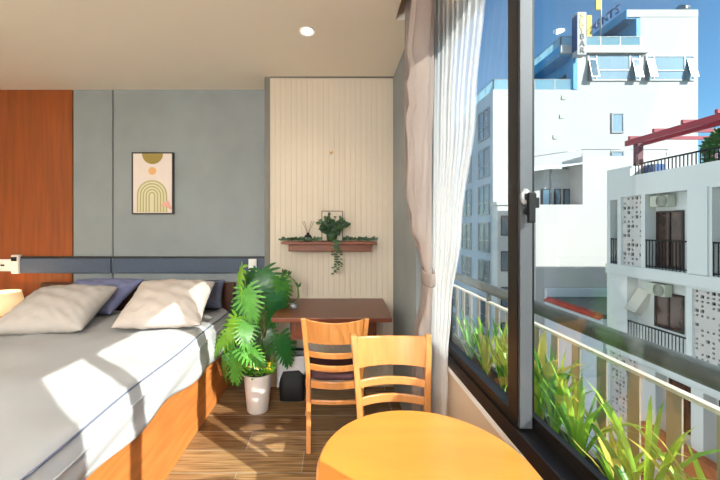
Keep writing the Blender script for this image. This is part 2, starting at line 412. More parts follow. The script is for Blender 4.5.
# ------------------------------------------------------------------ bed
XR, XLb, YH, YFt = -.93, -2.73, 3.24, .93
bed = thing('bed', 'double bed with orange wood base and pale grey cover piped in navy', 'bed', ((XR+XLb)/2, 2.1, 0))
fb = MB()
fb.box(XR-.03, XR, YFt, YH-.05, .0, .47); fb.box(XLb, XLb+.03, YFt, YH-.05, 0, .47); fb.box(XLb+.03, XR-.03, YFt, YFt+.03, 0, .47); fb.box(XLb+.03, XR-.03, YFt+.03, YH-.05, .30, .345)
fb.build('base', M['bedwood'], bed, bevel=.004)
B(XLb-.02, XR+.0, YH-.05, YH, .0, .885).build('headboard', M['dkwood'], bed, bevel=.006)
mt = B(XLb+.04, XR-.04, YFt+.05, YH-.06, .35, .57).build('mattress', M['sheet'], bed, bevel=.05, segs=4)
# cover: rounded top, hanging right side, rippled surface
def wr_(x, y):
    return .009*math.sin(5.3*x+2.1*y)+.006*math.sin(9.1*y-4*x)+.007*math.sin(13*x+7*y)*math.sin(3*y) + .004*math.sin(23*y+11*x)*math.sin(2.1*x) + .004*math.sin(31*x-17*y)*math.sin(4*y+x)
P = []; ny = 90
for i in range(ny+1):
    t = i/ny; y = YFt-.06+(YH-.10-YFt+.06)*t; row = []
    ztop = .645 + .0*(t)
    hem = .552-.061*y + .012*math.sin(4.1*y+.5) + .010*math.sin(11*y)
    cs = []
    # left edge down
    cs.append((XLb-.02, .40))
    cs.append((XLb-.03, .55)); cs.append((XLb+.0, .625)); cs.append((XLb+.06, ztop))
    for k in range(1, 25):
        x = XLb+.06+(XR-.07-XLb-.06)*k/24; cs.append((x, ztop+wr_(x, y)))
    cs += [(XR-.045, ztop-.002+.3*wr_(0,y)), (XR-.018, ztop-.016), (XR-.004, ztop-.05)]
    for k in range(1, 9):
        q = k/8; z = ztop-.05-(ztop-.05-hem)*q
        cs.append((XR+.012+.012*math.sin(9*y+2.2*q*3)*q+.016*q, z))
    for x, z in cs:
        if t > .985: z -= .02
        row.append((x, y, z))
    P.append(row)
cv_ = MB(); cv_.grid(P)
cov = cv_.build('cover', M['sheet'], bed, solid=.012)
for k, (xx, zz) in enumerate(((XR-.016, .640), (XR+.022, .585))):
    pts = [(xx+.004*math.sin(7*y), y, zz+.004*math.sin(5*y)) for y in [YFt-.05+2.25*i/40 for i in range(41)]]
    if k == 0: MB().tube(pts, .0046, 6).build('piping', M['piping'], cov)
    else: MB().tube(pts, .005, 6).build('seam', M['sheet'], cov)
def pillow(name, label, m, tl, tr, br_, bl, thick, group=None, cat='pillow', pr=2.4):
    tl, tr, br_, bl = map(Vector, (tl, tr, br_, bl)); n = 26
    nrm = (tr-tl).cross(bl-tl).normalized()
    if nrm.y > 0: nrm = -nrm
    pm = MB()
    for sgn in (1, -1):
        G = []
        for i in range(n+1):
            row = []
            for j in range(n+1):
                u, v = -1+2*i/n, -1+2*j/n
                h = ((1-abs(u)**pr)*(1-abs(v)**pr))**.5
                # pinch the sides in, keep the corners out
                uu = u*(1-.07*(1-v*v)); vv = v*(1-.07*(1-u*u))
                a, b = (uu+1)/2, (vv+1)/2
                p = (tl*(1-a)+tr*a)*(1-b)+(bl*(1-a)+br_*a)*b
                wv = .006*math.sin(9*u+5*v+len(label))*h + .005*math.sin(14*v-6*u)*h + .010*math.sin(22*(abs(u)-abs(v)))*(1-h)*h*2 + .005*math.sin(17*u-11*v+3*math.sin(4*v))*h*(1-h)*3
                row.append(p+nrm*sgn*(h*thick*.5+wv))
            G.append(row)
        pm.grid(G)
    o = pm.build(name, m, sub=1)
    return tag(o, label, cat, group)
ZM = .668
pillow('pillow', 'greige pillow leaning at the left of the bed, nearer the lamp', M['pillow'], (-2.44,2.84,.90), (-1.79,2.86,.905), (-1.74,2.36,.685), (-2.38,2.30,.68), .22)
pillow('pillow', 'ivory pillow with a patch of sun, leaning at the plant side of the bed', M['pillow2'], (-1.635,2.90,.945), (-.99,2.90,.945), (-.95,2.46,.69), (-1.60,2.42,.68), .22)
pillow('pillow', 'periwinkle blue pillow behind the greige pillow', M['blue'], (-2.33,3.10,.935), (-1.70,3.10,.94), (-1.82,2.78,.69), (-2.40,2.78,.69), .17)
pillow('pillow', 'slate blue pillow tucked behind the ivory pillow', M['navy'], (-1.60,3.12,.93), (-.975,3.12,.93), (-.96,2.98,.69), (-1.60,2.98,.69), .16)

# nightstand and lamp
ns = thing('nightstand', 'orange wood bedside cabinet under the lit lamp', 'bedside table', (-3.02, 3.0, 0))
B(-3.30, -2.78, 2.80, 3.24, .04, .48).build('body', M['bedwood'], ns, bevel=.004)
B(-3.31, -2.77, 2.78, 3.25, .48, .505).build('top', M['bedwood'], ns, bevel=.004)
dr = B(-3.28, -2.80, 2.785, 2.80, .26, .46).build('drawer', M['bedwood'], ns, bevel=.003)
MB().tube([(-3.04, 2.785, .36), (-3.04, 2.765, .36)], .012, 12).build('knob', M['gold'], dr)
lp = thing('table_lamp', 'lit bedside lamp with cream tapered shade on brass base', 'lamp', (-2.93, 3.0, .505))
lx, ly = -2.93, 3.0
MB().lathe([(.075,.505),(.075,.52),(.03,.535),(.016,.56),(.028,.60),(.016,.63),(.012,.70),(0,.70)], 28, (lx,ly,0)).build('base', M['gold'], lp)
shm = bpy.data.materials.new('lamp_shade_fabric'); shm.use_nodes = True
nt = shm.node_tree; bs = nt.nodes['Principled BSDF']; bs.inputs['Base Color'].default_value = (*lin((244,222,184)), 1); bs.inputs['Roughness'].default_value = .9
bs.inputs['Emission Color'].default_value = (*lin((255,206,140)), 1); bs.inputs['Emission Strength'].default_value = .45
MB().lathe([(.175,.655),(.135,.835),(.133,.835),(.173,.655)], 40, (lx,ly,0)).build('shade', shm, lp)

# ------------------------------------------------------------------ desk
dk = thing('desk', 'walnut wall desk with drawer under the greenery shelf', 'desk', (0.0, 2.68, .60))
MB().prism([(-.425, 2.33), (.405, 2.33), (.44, YA-.012), (-.425, YA-.012)], .752, .782, 'z').build('top', M['deskwood'], dk, bevel=.004)
ap = MB(); ap.box(-.30, .31, 2.42, YA-.012, .605, .752)
ap.build('drawer_box', M['deskwood'], dk, bevel=.003)
B(-.27, .28, 2.405, 2.42, .625, .74).build('drawer_front', M['deskwood'], dk, bevel=.003)
for xx in (-.36, .36):
    b_ = MB(); b_.box(xx-.015, xx+.015, YA-.35, YA-.012, .735, .752); b_.box(xx-.015, xx+.015, YA-.03, YA-.012, .50, .735)
    b_.build('bracket', M['black'], dk)
# shelf
sh = thing('wall_shelf', 'narrow brown wooden wall shelf carrying greenery above the desk', 'shelf', (-.02, 2.92, 1.2))
zs = 1.285
MB().prism([(-.425, zs-.022), (-.44, zs-.008), (-.425, zs), (.36, zs), (.375, zs-.008), (.36, zs-.022)], 2.835, YA-.006).build('board', M['shelfwood'], sh, bevel=.003)
B(-.375, .325, 2.86, YA-.006, zs-.082, zs-.022).build('rail', M['shelfwood'], sh, bevel=.004)
# wire frame on shelf
fx0, fx1, fz = -.10, .085, 1.55
wf = thing('photo_frame', 'thin empty bronze frame standing on the shelf behind the bushy plant', 'picture frame', (0, 2.97, zs))
b_ = MB(); yy0, yy1 = 2.955, 2.965
b_.box(fx0, fx0+.007, yy0, yy1, zs, fz); b_.box(fx1-.007, fx1, yy0, yy1, zs, fz); b_.box(fx0+.007, fx1-.007, yy0, yy1, zs, zs+.007); b_.box(fx0+.007, fx1-.007, yy0, yy1, fz-.007, fz)
b_.build('frame', mat('bronze_frame', (92,66,50), .4, metal=.4), wf)
B(fx0+.007, fx1-.007, 2.958, 2.961, zs+.007, fz-.007).build('backing', M['slat'], wf)
# reed diffuser
rd = thing('reed_diffuser', 'small dark reed diffuser bottle with thin sticks on the shelf', 'diffuser', (-.213, 2.90, zs))
MB().lathe([(.0,0),(.032,0),(.035,.01),(.035,.035),(.024,.055),(.013,.060),(.013,.075),(0,.075)], 24, (-.213,2.90,zs)).build('bottle', M['black'], rd)
B(-.233, -.193, 2.862, 2.866, zs+.012, zs+.034).build('paper_band', M['white'], rd)
for dx, dy in ((-.05,.0),(-.035,.02),(.03,-.01),(.05,.01)):
    MB().tube([(-.213,2.90,zs+.06), (-.213+dx,2.90+dy,zs+.175)], .0018, 5).build('reed', M['dkwood'], rd)
def small_leaf(mb, p, d, l, w, n=None):
    d = Vector(d).normalized(); n = Vector(n or (random.uniform(-.5,.5), -1, random.uniform(-.2,.9))).normalized()
    s = d.cross(n)
    if s.length < 1e-3: s = Vector((1,0,0))
    s.normalize(); p = Vector(p); k = s.cross(d)*.12*l
    mb.add([p, p+d*l*.35+s*w*.5+k, p+d*l*.75+s*w*.38+k, p+d*l, p+d*l*.75-s*w*.38+k, p+d*l*.35-s*w*.5+k], [(0,1,2,3),(0,3,4,5)])
def sprig(stem, lv, p, top, n, l, w, nm=2):
    p, top = Vector(p), Vector(top); mid = (p+top)/2 + Vector((random.uniform(-.02,.02),random.uniform(-.01,.01),.01))
    pts = [p*(1-t)**2+mid*2*t*(1-t)+top*t*t for t in [i/6 for i in range(7)]]
    stem.tube(pts, .0018, 4)
    for i in range(n):
        t = .15+.85*i/n; q = p*(1-t)**2+mid*2*t*(1-t)+top*t*t
        lv.mi = random.randrange(nm)
        small_leaf(lv, q, (random.uniform(-1,1), random.uniform(-.6,.4), random.uniform(-.2,1)), l*random.uniform(.7,1.2), w)
bp = thing('bushy_plant', 'bushy blue green artificial plant with a vine trailing below the shelf', 'plant', (-.01, 2.90, zs))
MB().lathe([(0,0),(.04,0),(.048,.06),(.046,.065),(0,.06)], 20, (-.01,2.905,zs)).build('pot', M['euca2'], bp)
st, lv = MB(), MB()
for i in range(26):
    a = random.uniform(-.14,.15); h = random.uniform(.05,.21)*(1-abs(a)*3.2)+.03
    sprig(st, lv, (-.01+a*.2, 2.90, zs+.05), (-.015+a, 2.90+random.uniform(-.05,.03), zs+.04+h), 8, .042, .026)
st.build('stem', M['stem'], bp); lv.build('foliage', [M['euca'], M['euca2']], bp, weld=False)
st, lv = MB(), MB()
for x0_, x1_, zz in ((.02,.03,1.02),(.05,.055,1.06),(.0,.005,1.0),(.03,.07,1.10)):
    pts = [(x0_-.02,2.885,zs+.03),(x0_,2.832,zs+.012),(x0_+.005,2.822,zs-.06),(x0_+.01,2.825,zs-.16),(x1_,2.826,zz)]
    pts = [Vector(p) for p in pts]; st.tube(pts, .0016, 4)
    for a, b in zip(pts[1:], pts[2:]):
        for k in range(5):
            q = a.lerp(b, k/5); lv.mi = random.randrange(2)
            small_leaf(lv, q, (random.choice((-1,1)), random.uniform(-.5,0), -.4), .026, .016)
st.build('trailing_stem', M['stem'], bp); lv.build('trailing_foliage', [M['euca'], M['euca2']], bp, weld=False)
for nm, xa, xb, lab in (('garland', -.44, -.10, 'leafy grey green garland lying on the shelf around the diffuser'), ('garland', .08, .36, 'sparse grey green garland lying along the shelf past the bushy plant')):
    g = thing(nm, lab, 'garland', ((xa+xb)/2, 2.88, zs))
    st, lv = MB(), MB(); k = 14
    pts = [Vector((xa+(xb-xa)*i/k, 2.866+.02*math.sin(i*1.7), zs+.006+.006*math.sin(i*2.3)**2)) for i in range(k+1)]
    st.tube(pts, .002, 4)
    for a, b in zip(pts, pts[1:]):
        for q in range(5):
            lv.mi = random.randrange(2)
            small_leaf(lv, a.lerp(b, q/5)+Vector((0,random.uniform(-.012,.012),.004)), (random.uniform(-1,1), random.uniform(-.5,.3), random.uniform(.1,.9)), random.uniform(.022,.040), .02)
    st.build('stem', M['stem'], g); lv.build('foliage', [M['euca'], M['euca2']], g, weld=False)
# small pot with arching frond at the desk's left
ap_ = thing('desk_plant', 'small grey pot with one arching frond at the plant end of the desk', 'plant', tuple(U(294,304,2.62)))
dp = U(294, 302, 2.62); dp.z = .782; ap_.location = dp
MB().lathe([(0,0),(.028,0),(.034,.035),(.031,.035),(.03,.03),(0,.03)], 20, dp).build('pot', M['alug'], ap_)
pts = [dp+Vector((.0,0,.03)), dp+Vector((.035,0,.09)), dp+Vector((.03,0,.16)), dp+Vector((.0,0,.215)), dp+Vector((-.05,0,.25)), dp+Vector((-.085,0,.262))]
MB().tube(pts, [.006,.016,.013,.014,.012,.004], 8, flat=.5).build('frond_stem', M['stem'], ap_)
lv = MB()
for a, b in ((2,-.3),(2,.4),(4,.2),(4,.6),(5,-.1),(5,.3),(5,.7)):
    lv.mi = 0; small_leaf(lv, pts[a]+Vector((.006,-.004,0)), (b, -.2, .8), .05, .018, (0,-1,.1))
lv.build('foliage', [M['euca2']], ap_, weld=False)

# black bin with white liner
wb = thing('waste_bin', 'black waste bin with white liner bag folded over its rim beneath the desk', 'bin', (-.36, 2.72, 0))
bx, by = -.335, 2.84
def rrect(hw, hd, z, n=24, r=.35):
    out = []
    for k in range(n):
        a = 2*PI*(k+.5)/n; c, s_ = math.cos(a), math.sin(a)
        e = .32
        out.append((bx+hw*math.copysign(abs(c)**e, c), by+hd*math.copysign(abs(s_)**e, s_), z))
    return out
bm_ = MB(); bm_.grid([rrect(.10,.10,0), rrect(.115,.115,.36), rrect(.105,.105,.36), rrect(.095,.095,.02)], loop=True)
bm_.add(rrect(.098,.098,.012), [tuple(range(24))])
bm_.build('bin', M['black'], wb)
lr = MB(); rows = []
for q in range(7):
    z = []
    for k in range(24):
        a = 2*PI*(k+.5)/24
        drop = .15 + .12*max(0, math.cos(a-PI*1.22))**8 - .03*math.cos(a-PI*1.5) + .02*math.sin(5*a)
        sc = 1+.012*math.sin(7*a)+.02*q/6
        p = rrect(.119*sc, .119*sc, 0)[k]
        z.append((p[0], p[1], .368-drop*q/6))
    rows.append(z)
rows.insert(0, [(p[0], p[1], .372) for p in rrect(.112,.112,0)]); rows.insert(0, [(p[0], p[1], .30) for p in rrect(.098,.098,0)])
lr.grid(rows, loop=True)
lr.build('liner', cloth_mat('white_liner', (226,226,230), .2), wb, solid=.003)
hp = [(bx+.118,by-.10,.35),(bx+.16,by-.115,.345),(bx+.175,by-.12,.29),(bx+.15,by-.118,.245),(bx+.11,by-.12,.275)]
MB().tube(hp, [.012,.010,.012,.011,.012], 8, flat=.5).build('bag_handle', cloth_mat('liner_handle', (220,214,208), .2), wb)

# ------------------------------------------------------------------ chairs
def make_chair():
    t = thing('dining_chair', '', 'chair')
    W, T = M['beech'], .03
    def post(sx):
        prof = [(0,-.035,.17),(.12,-.012,.172),(.30,.012,.174),(.46,.012,.176),(.62,-.008,.186),(.76,-.036,.197),(.845,-.056,.204)]
        vs = []
        for z, y, x in prof:
            x *= .96; wd = .015; dp_ = .034 if .25 < z < .6 else (.026 if z < .25 else .034)
            vs.append([(sx*(x-wd), y-dp_*.5, z), (sx*(x+wd), y-dp_*.5, z), (sx*(x+wd), y+dp_*.5, z), (sx*(x-wd), y+dp_*.5, z)])
        m = MB(); flat_ = [p for r in vs for p in r]; n = len(vs)
        m.add(flat_, [(i*4+k, i*4+(k+1) % 4, (i+1)*4+(k+1) % 4, (i+1)*4+k) for i in range(n-1) for k in range(4)] + [(3,2,1,0), tuple(4*(n-1)+k for k in range(4))])
        return m
    for sx in (-1, 1): post(sx).build('rear_leg', W, t, local=True, bevel=.006)
    for sx in (-1, 1):
        m = MB(); vs = []
        for z, x, y, h in ((0,.190,.385,.013),(.20,.187,.378,.016),(.425,.182,.368,.019)):
            vs += [(sx*x-h, y-h, z), (sx*x+h, y-h, z), (sx*x+h, y+h, z), (sx*x-h, y+h, z)]
        m.add(vs, [(i*4+k, i*4+(k+1) % 4, (i+1)*4+(k+1) % 4, (i+1)*4+k) for i in range(2) for k in range(4)] + [(3,2,1,0), (8,9,10,11)])
        m.build('front_leg', W, t, local=True, bevel=.004)
    def curved(z0, z1, y0, y1, xh, bow, th, nm, topbow=0):
        n = 14; rows = []
        for i in range(n+1):
            u = -1+2*i/n; x = u*xh; b = -bow*(1-u*u)
            zt = z1 + topbow*(u*u)
            rows.append([(x, y0+b-th/2, z0), (x, y0+b+th/2, z0), (x, y1+b+th/2, zt), (x, y1+b-th/2, zt)])
        m = MB(); m.grid(rows, loop=True, smooth=False); m.add(rows[0], [(0,1,2,3)]); m.add(rows[-1], [(3,2,1,0)])
        return m.build(nm, W, t, local=True, bevel=.004)
    curved(.685, .825, -.018, -.048, .178, .050, .018, 'top_rail', .012)
    curved(.590, .628, -.004, -.010, .168, .046, .015, 'back_slat')
    curved(.505, .545, .008, .002, .163, .046, .015, 'back_slat')
    curved(.388, .435, .012, .012, .155, .030, .018, 'seat_rail')
    curved(.285, .312, .010, .010, .153, .014, .015, 'stretcher')
    for sx in (-1, 1):
        B(sx*.178-.011, sx*.178+.011, .03, .36, .385, .428).build('side_rail', W, t, local=True, bevel=.003)
        B(sx*.180-.009, sx*.180+.009, .02, .37, .20, .226).build('side_stretcher', W, t, local=True, bevel=.003)
    B(-.168, .168, .355, .378, .385, .428).build('front_rail', W, t, local=True, bevel=.003)
    # upholstered seat
    n = 20; top = []; 
    def outline(s_, z):
        out = []
        for k in range(40):
            a = 2*PI*k/40; c, q = math.cos(a), math.sin(a); e = .5
            x = .205*math.copysign(abs(c)**e, c); y = .205+.19*math.copysign(abs(q)**e, q)
            x *= (.86+.14*(y/.4))
            out.append((x*s_, .205+(y-.205)*s_, z))
        return out
    sm = MB(); sm.grid([outline(.97,.428), outline(1,.438), outline(1,.455), outline(.95,.468), outline(.7,.474), outline(.3,.476), outline(.02,.476)], loop=True); sm.add(outline(.97,.428), [tuple(range(40))[::-1]])
    sm.build('seat', M['seat'], t, local=True)
    return t
ch1 = make_chair(); ch1.location = (.012, 2.15, 0)
ch2 = copy_tree(ch1); ch2.location = (.303, 1.718, 0); ch2.rotation_euler = (0, 0, PI+.02)
ch1['label'] = 'beech ladder-back chair with maroon seat pushed in at the walnut desk'; ch1['group'] = 'beech ladder-back chairs'
ch2['label'] = 'beech ladder-back chair facing the round table, its back in full sun'; ch2['group'] = 'beech ladder-back chairs'

# ------------------------------------------------------------------ round table
tx, ty, tz, tr_ = .252, .920, .75, .297
tb = thing('round_table', 'small round honey coloured wooden table by the window', 'table', (tx, ty, 0))
MB().lathe([(0,tz-.028),(tr_-.008,tz-.028),(tr_,tz-.020),(tr_,tz-.007),(tr_-.006,tz),(0,tz)], 96, (tx,ty,0), smooth=False).build('tabletop', M['table'], tb)
MB().lathe([(.03,.03),(.03,.68),(.11,.70),(.11,tz-.028),(0,tz-.028)], 28, (tx,ty,0)).build('column', M['black'], tb)
MB().lathe([(0,0),(.19,0),(.19,.012),(.06,.03),(0,.03)], 40, (tx,ty,0)).build('base', M['black'], tb)

# ------------------------------------------------------------------ monstera
mp = U(258, 411, 2.62); mp.z = 0
mo = thing('monstera', 'tall split-leaf plant in a white pot beside the bed', 'plant', tuple(mp))
MB().lathe([(.0,0),(.075,0),(.082,.008),(.108,.285),(.110,.293),(.102,.293),(.098,.27),(0,.27)], 40, mp).build('pot', M['pot'], mo)
MB().lathe([(0,.27),(.099,.27),(.09,.282),(0,.285)], 24, mp).build('soil', M['soil'], mo)
MB().tube([mp+Vector((.035,.02,.27)), mp+Vector((.045,.02,.60)), mp+Vector((.05,.02,.86))], .016, 10).build('moss_pole', M['cane'], mo)
def leaf_mesh(L, Wf=.46, n=10, droop=.35, fold=.25):
    mb = MB(); W = L*Wf
    def shp(x, y):
        return Vector((x, y, -droop*(max(0, y)/L)**2*L*.8 - droop*(x/W)**2*W*.45 + fold*abs(x)*.35))
    # web around the midrib
    K = 12; rows = []
    for i in range(K+1):
        t = i/K; y = -.06*L+t*1.0*L
        ww = W*.60*math.sin(PI*min(1, .12+t*.9))**.8*(1-.35*t)
        rows.append([shp(-ww, y), shp(0, y), shp(ww, y)])
    mb.grid(rows)
    for side in (-1, 1):
        for i in range(n):
            t = i/(n-1); y0 = -.04*L+t*.86*L
            ang = math.radians(118-100*t**.9); ln = W*(1.0-.12*abs(t-.35)/.35 if t < .35 else 1.0-.42*(t-.35)/.65)
            ln *= random.uniform(.92, 1.05); w = .90*L/(n-1)*.54*(1-.2*t)
            d = Vector((math.sin(ang)*side, math.cos(ang))); pr_ = Vector((-d.y, d.x))
            rows = []
            for s_, wf in ((.12,1.0),(.35,.95),(.6,.95),(.82,.75),(.95,.38),(1.0,.06)):
                c = Vector((0, y0)) + d*ln*s_ + Vector((0, .16*ln*s_*s_))
                a, b = c+pr_*w*wf, c-pr_*w*wf
                rows.append([shp(a.x, a.y), shp(c.x, c.y)+Vector((0,0,.004*L)), shp(b.x, b.y)])
            mb.grid(rows)
    return mb
def place_leaf(px, py, Y, L, tip, normal, m, Wf=.46, droop=.35, n=10):
    tip = Vector(tip).normalized(); nr = Vector(normal); nr = (nr - tip*nr.dot(tip)).normalized(); sx = tip.cross(nr)
    C = U(px, py, Y); base = C - tip*L*.45
    mb = leaf_mesh(L, Wf, n, droop); Rm = Matrix((sx, tip, nr)).transposed()
    mb.v = [base + Rm @ (v*1.0) for v in mb.v]
    lo = mb.build('leaf', m, mo, recalc=False)
    # petiole
    root = mp + Vector((random.uniform(-.03,.04), random.uniform(-.03,.03), .27))
    b2 = base + (Rm @ Vector((0, -.06*L, 0)))
    mid = root.lerp(b2, .6) + Vector((-(b2.x-root.x)*.25, 0, .10))
    pts = [root*(1-t)**2+mid*2*t*(1-t)+b2*t*t for t in [i/10 for i in range(11)]]
    MB().tube(pts, [.005-.0022*i/10 for i in range(11)], 6).build('leaf_stalk', M['stem'], lo)
    return lo
LV = [
 (236,284,2.50,.30,(-.35,-.1,-1),(-.9,-.5,.5),'leaf3',.40,.5),
 (266,284,2.62,.27,(.25,-.35,-.75),(0,-.8,.8),'leaf2',.52,.4),
 (248,302,2.46,.235,(.25,-.35,-1),(-.25,-1,.45),'leaf',.50,.25),
 (275,309,2.56,.25,(-.05,-.2,-1),(.5,-1,.2),'leaf2',.44,.35),
 (284,291,2.66,.25,(.3,-.1,-1),(.6,-.8,.4),'leaf',.40,.4),
 (246,333,2.44,.19,(.1,-.5,-.8),(.15,-.8,.7),'leaf',.48,.25),
 (230,331,2.52,.25,(-.45,-.3,-.9),(-.5,-.9,.5),'leaf3',.44,.45),
 (252,354,2.42,.20,(.8,-.3,-.4),(.1,-.6,1),'leaf',.46,.3),
 (234,366,2.46,.25,(-.2,-.2,-1),(-.3,-1,.4),'leaf',.42,.35),
 (222,366,2.52,.22,(-.3,-.1,-1),(-.8,-.6,.3),'leaf',.40,.4),
 (285,350,2.60,.27,(.35,-.1,-1),(.35,-.95,.2),'leaf2',.36,.3),
 (246,279,2.70,.22,(-.6,-.3,-.5),(-.1,-.5,1),'leaf2',.46,.4),
 (264,324,2.68,.18,(.2,-.1,-1),(.1,-1,.3),'leaf2',.42,.3),
 (222,340,2.56,.22,(-.8,-.2,-.6),(-.3,-.7,.8),'leaf3',.42,.4),
 (236,312,2.60,.22,(-.4,-.1,-.9),(-.4,-.9,.4),'leaf2',.42,.4),
 (268,340,2.62,.20,(.3,-.3,-.8),(.1,-.9,.5),'leaf2',.44,.3),
]
for l in LV: place_leaf(l[0], l[1], l[2], l[3]*.86, l[4], l[5], M[l[6]], l[7]*1.32, l[8])
fl = MB(); bl = MB()
for i in range(150):
    a, r = random.uniform(0, 2*PI), .115*math.sqrt(random.random()); p = mp+Vector((r*math.cos(a), r*math.sin(a), .285+random.uniform(0,.05)))
    fl.mi = random.randrange(2); small_leaf(fl, p, (math.cos(a), math.sin(a), random.uniform(-.1,1)), .045, .03, (random.uniform(-.4,.4),-.6,1))
for i in range(20):
    bl = MB(); a, r = random.uniform(0, 2*PI), .05+.07*random.random(); p = mp+Vector((r*math.cos(a), r*math.sin(a), .32+random.uniform(0,.04)))
    bl.lathe([(0,-.008),(.010,-.003),(.012,.003),(0,.009)], 7, p); bl.build('bloom', M['flower'], mo)
fl.build('ground_foliage', [M['leaf'], M['leaf3']], mo, weld=False)

# ------------------------------------------------------------------ curtains
def drapery(levels, N, nu=120, phase=0.0, xwob=.3, curl=0.0):
    P = []
    zs_ = []
    for (a, b) in zip(levels, levels[1:]):
        k = max(2, int(abs(a[0]-b[0])/.045))
        for i in range(k):
            t = i/k; s_ = t*t*(3-2*t); zs_.append([a[j]+(b[j]-a[j])*(t if j == 0 else s_) for j in range(5)])
    zs_.append(list(levels[-1]))
    for z, ya, yb, xc, amp in zs_:
        row = []
        for i in range(nu+1):
            u = i/nu; ph_ = 2*PI*N*u+phase+.35*math.sin(3*z+4*u)
            x = xc + amp*(math.sin(ph_)+xwob*math.sin(2*ph_+1.2*z)+.3*math.sin(.5*ph_+z))
            if curl:
                q = max(0, (u-.80)/.20); q = q*q*(3-2*q); kz = min(1, abs(z-1.13)/.5)*(1 if z > 1.13 else .35)
                x -= curl*q*kz; x += .010*q*math.sin(26*z+2*math.sin(9*z))
            row.append((x, ya+(yb-ya)*u+.012*math.cos(ph_), z))
        P.append(row)
    return P
ct = thing('curtain', 'taupe drape tied back at the far end of the window', 'curtain', (.5, 1.95, .02))
lev = [(2.88,2.155,1.63,.495,.036),(2.2,2.155,1.66,.495,.036),(1.75,2.15,1.74,.50,.036),(1.42,2.09,1.83,.515,.036),(1.22,1.99,1.87,.535,.020),(1.13,1.965,1.885,.54,.014),(1.02,1.985,1.88,.538,.018),(.75,2.10,1.88,.525,.024),(.35,2.15,1.87,.52,.026),(.02,2.16,1.86,.52,.027)]
MB().grid(drapery(lev, 6, curl=.10)).build('fabric', M['drape'], ct, solid=.003, recalc=False)
tie = MB(); ring = []
for dz, rs in ((-.035,1.0),(-.03,1.06),(.03,1.06),(.035,1.0)):
    ring.append([(.541+.032*rs*math.cos(a), 1.925+.058*rs*math.sin(a), 1.13+dz+.02*math.sin(a)) for a in [2*PI*k/28 for k in range(28)]])
tie.grid(ring, loop=True); tie.build('tieback', M['drape'], ct, solid=.006)
shr = thing('sheer_curtain', 'white sheer curtain hanging against the window glass behind the drape', 'curtain', (.575, 1.7, .03))
lev = [(2.88,2.00,1.22,.574,.008),(2.4,2.00,1.25,.574,.008),(1.9,2.0,1.36,.574,.009),(1.4,2.0,1.52,.574,.009),(1.0,2.0,1.66,.574,.010),(.75,2.0,1.71,.574,.010),(.03,2.0,1.75,.574,.010)]
MB().grid(drapery(lev, 11, phase=1.0)).build('fabric', M['sheer'], shr, recalc=False)
ck = thing('curtain_track', 'white curtain track in the ceiling recess above the window', 'curtain track', (.53, 1, ZC+.15))
B(.48, .60, YE, 2.17, ZC+.152, ZC+.17).build('track', M['white'], ck)

# ------------------------------------------------------------------ balcony
struct('floor_balcony', B(.70, 1.25, -3, 9, -.15, 0), M['conc'])
rl = thing('balcony_railing', 'steel balcony railing with tube handrail and upright flat slats outside the window', 'railing', (1.1, 2, 0))
XRl = 1.10
MB().tube([(XRl, -2, .970), (XRl, 8, .970)], .034, 20).build('handrail', M['rail'], rl)
B(XRl-.012, XRl+.012, -2, 8, .872, .885).build('flat_bar', M['railbar'], rl)
for i in range(44):
    y = .80+.1475*i
    B(XRl-.003, XRl+.003, y-.025, y+.025, 0.0, .872).build('slat', M['railslat'], rl)
for y in (.2, 2.4, 4.6, 6.8):
    B(XRl-.012, XRl+.012, y-.012, y+.012, .885, .945).build('post', M['rail'], rl)
pl = thing('planter_box', 'long concrete planter under the window on the balcony', 'planter', (.92, 1.4, 0))
pm = MB(); pm.box(.82, .84, .2, 3.2, 0, .50); pm.box(1.02, 1.04, .2, 3.2, 0, .50); pm.box(.84, 1.02, .2, .22, 0, .5); pm.box(.84, 1.02, 3.18, 3.2, 0, .5); pm.box(.84,1.02,.22,3.18,0,.05)
pm.build('box', M['planter'], pl); B(.84, 1.02, .22, 3.18, .05, .47).build('soil', M['soil'], pl)
def blade_plant(x, y, h, n, mats, label, spread=.22, w=.022):
    t = thing('blade_plant', label, 'plant', (x, y, .47), 'strap-leaved plants in the balcony planter')
    lv = MB()
    for k in range(n):
        a = 2*PI*k/n+random.uniform(-.3,.3); hh = h*random.uniform(.65,1.05); sp_ = spread*random.uniform(.4,1.1)
        lv.mi = random.randrange(len(mats)); rows = []
        for i in range(8):
            s_ = i/7; r = sp_*s_**1.7; z = hh*(s_-.28*s_**3.2*(sp_/.22))
            ww = w*(.55+.9*s_*(1.15-s_)*2)*(1-s_**6) if s_ < 1 else .0005
            c = Vector((x+min(.13, max(-.085, r*math.cos(a)*.55)), y+r*math.sin(a), .47+z)); sd = Vector((-math.sin(a)*.6+.15, math.cos(a), 0)).normalized()
            dp_ = Vector((math.cos(a), math.sin(a), 0))*ww*.25
            rows.append([c-sd*ww/2+dp_, c, c+sd*ww/2+dp_])
        lv.grid(rows)
    lv.build('foliage', mats, t, weld=False, recalc=False)
    MB().tube([(x,y,.45),(x,y,.54)], [.02,.012], 8).build('crown', M['blade3'], t)
G1, G2, G3 = [M['blade'], M['blade3']], [M['blade'], M['blade2']], [M['blade'], M['blade'], M['blade2']]
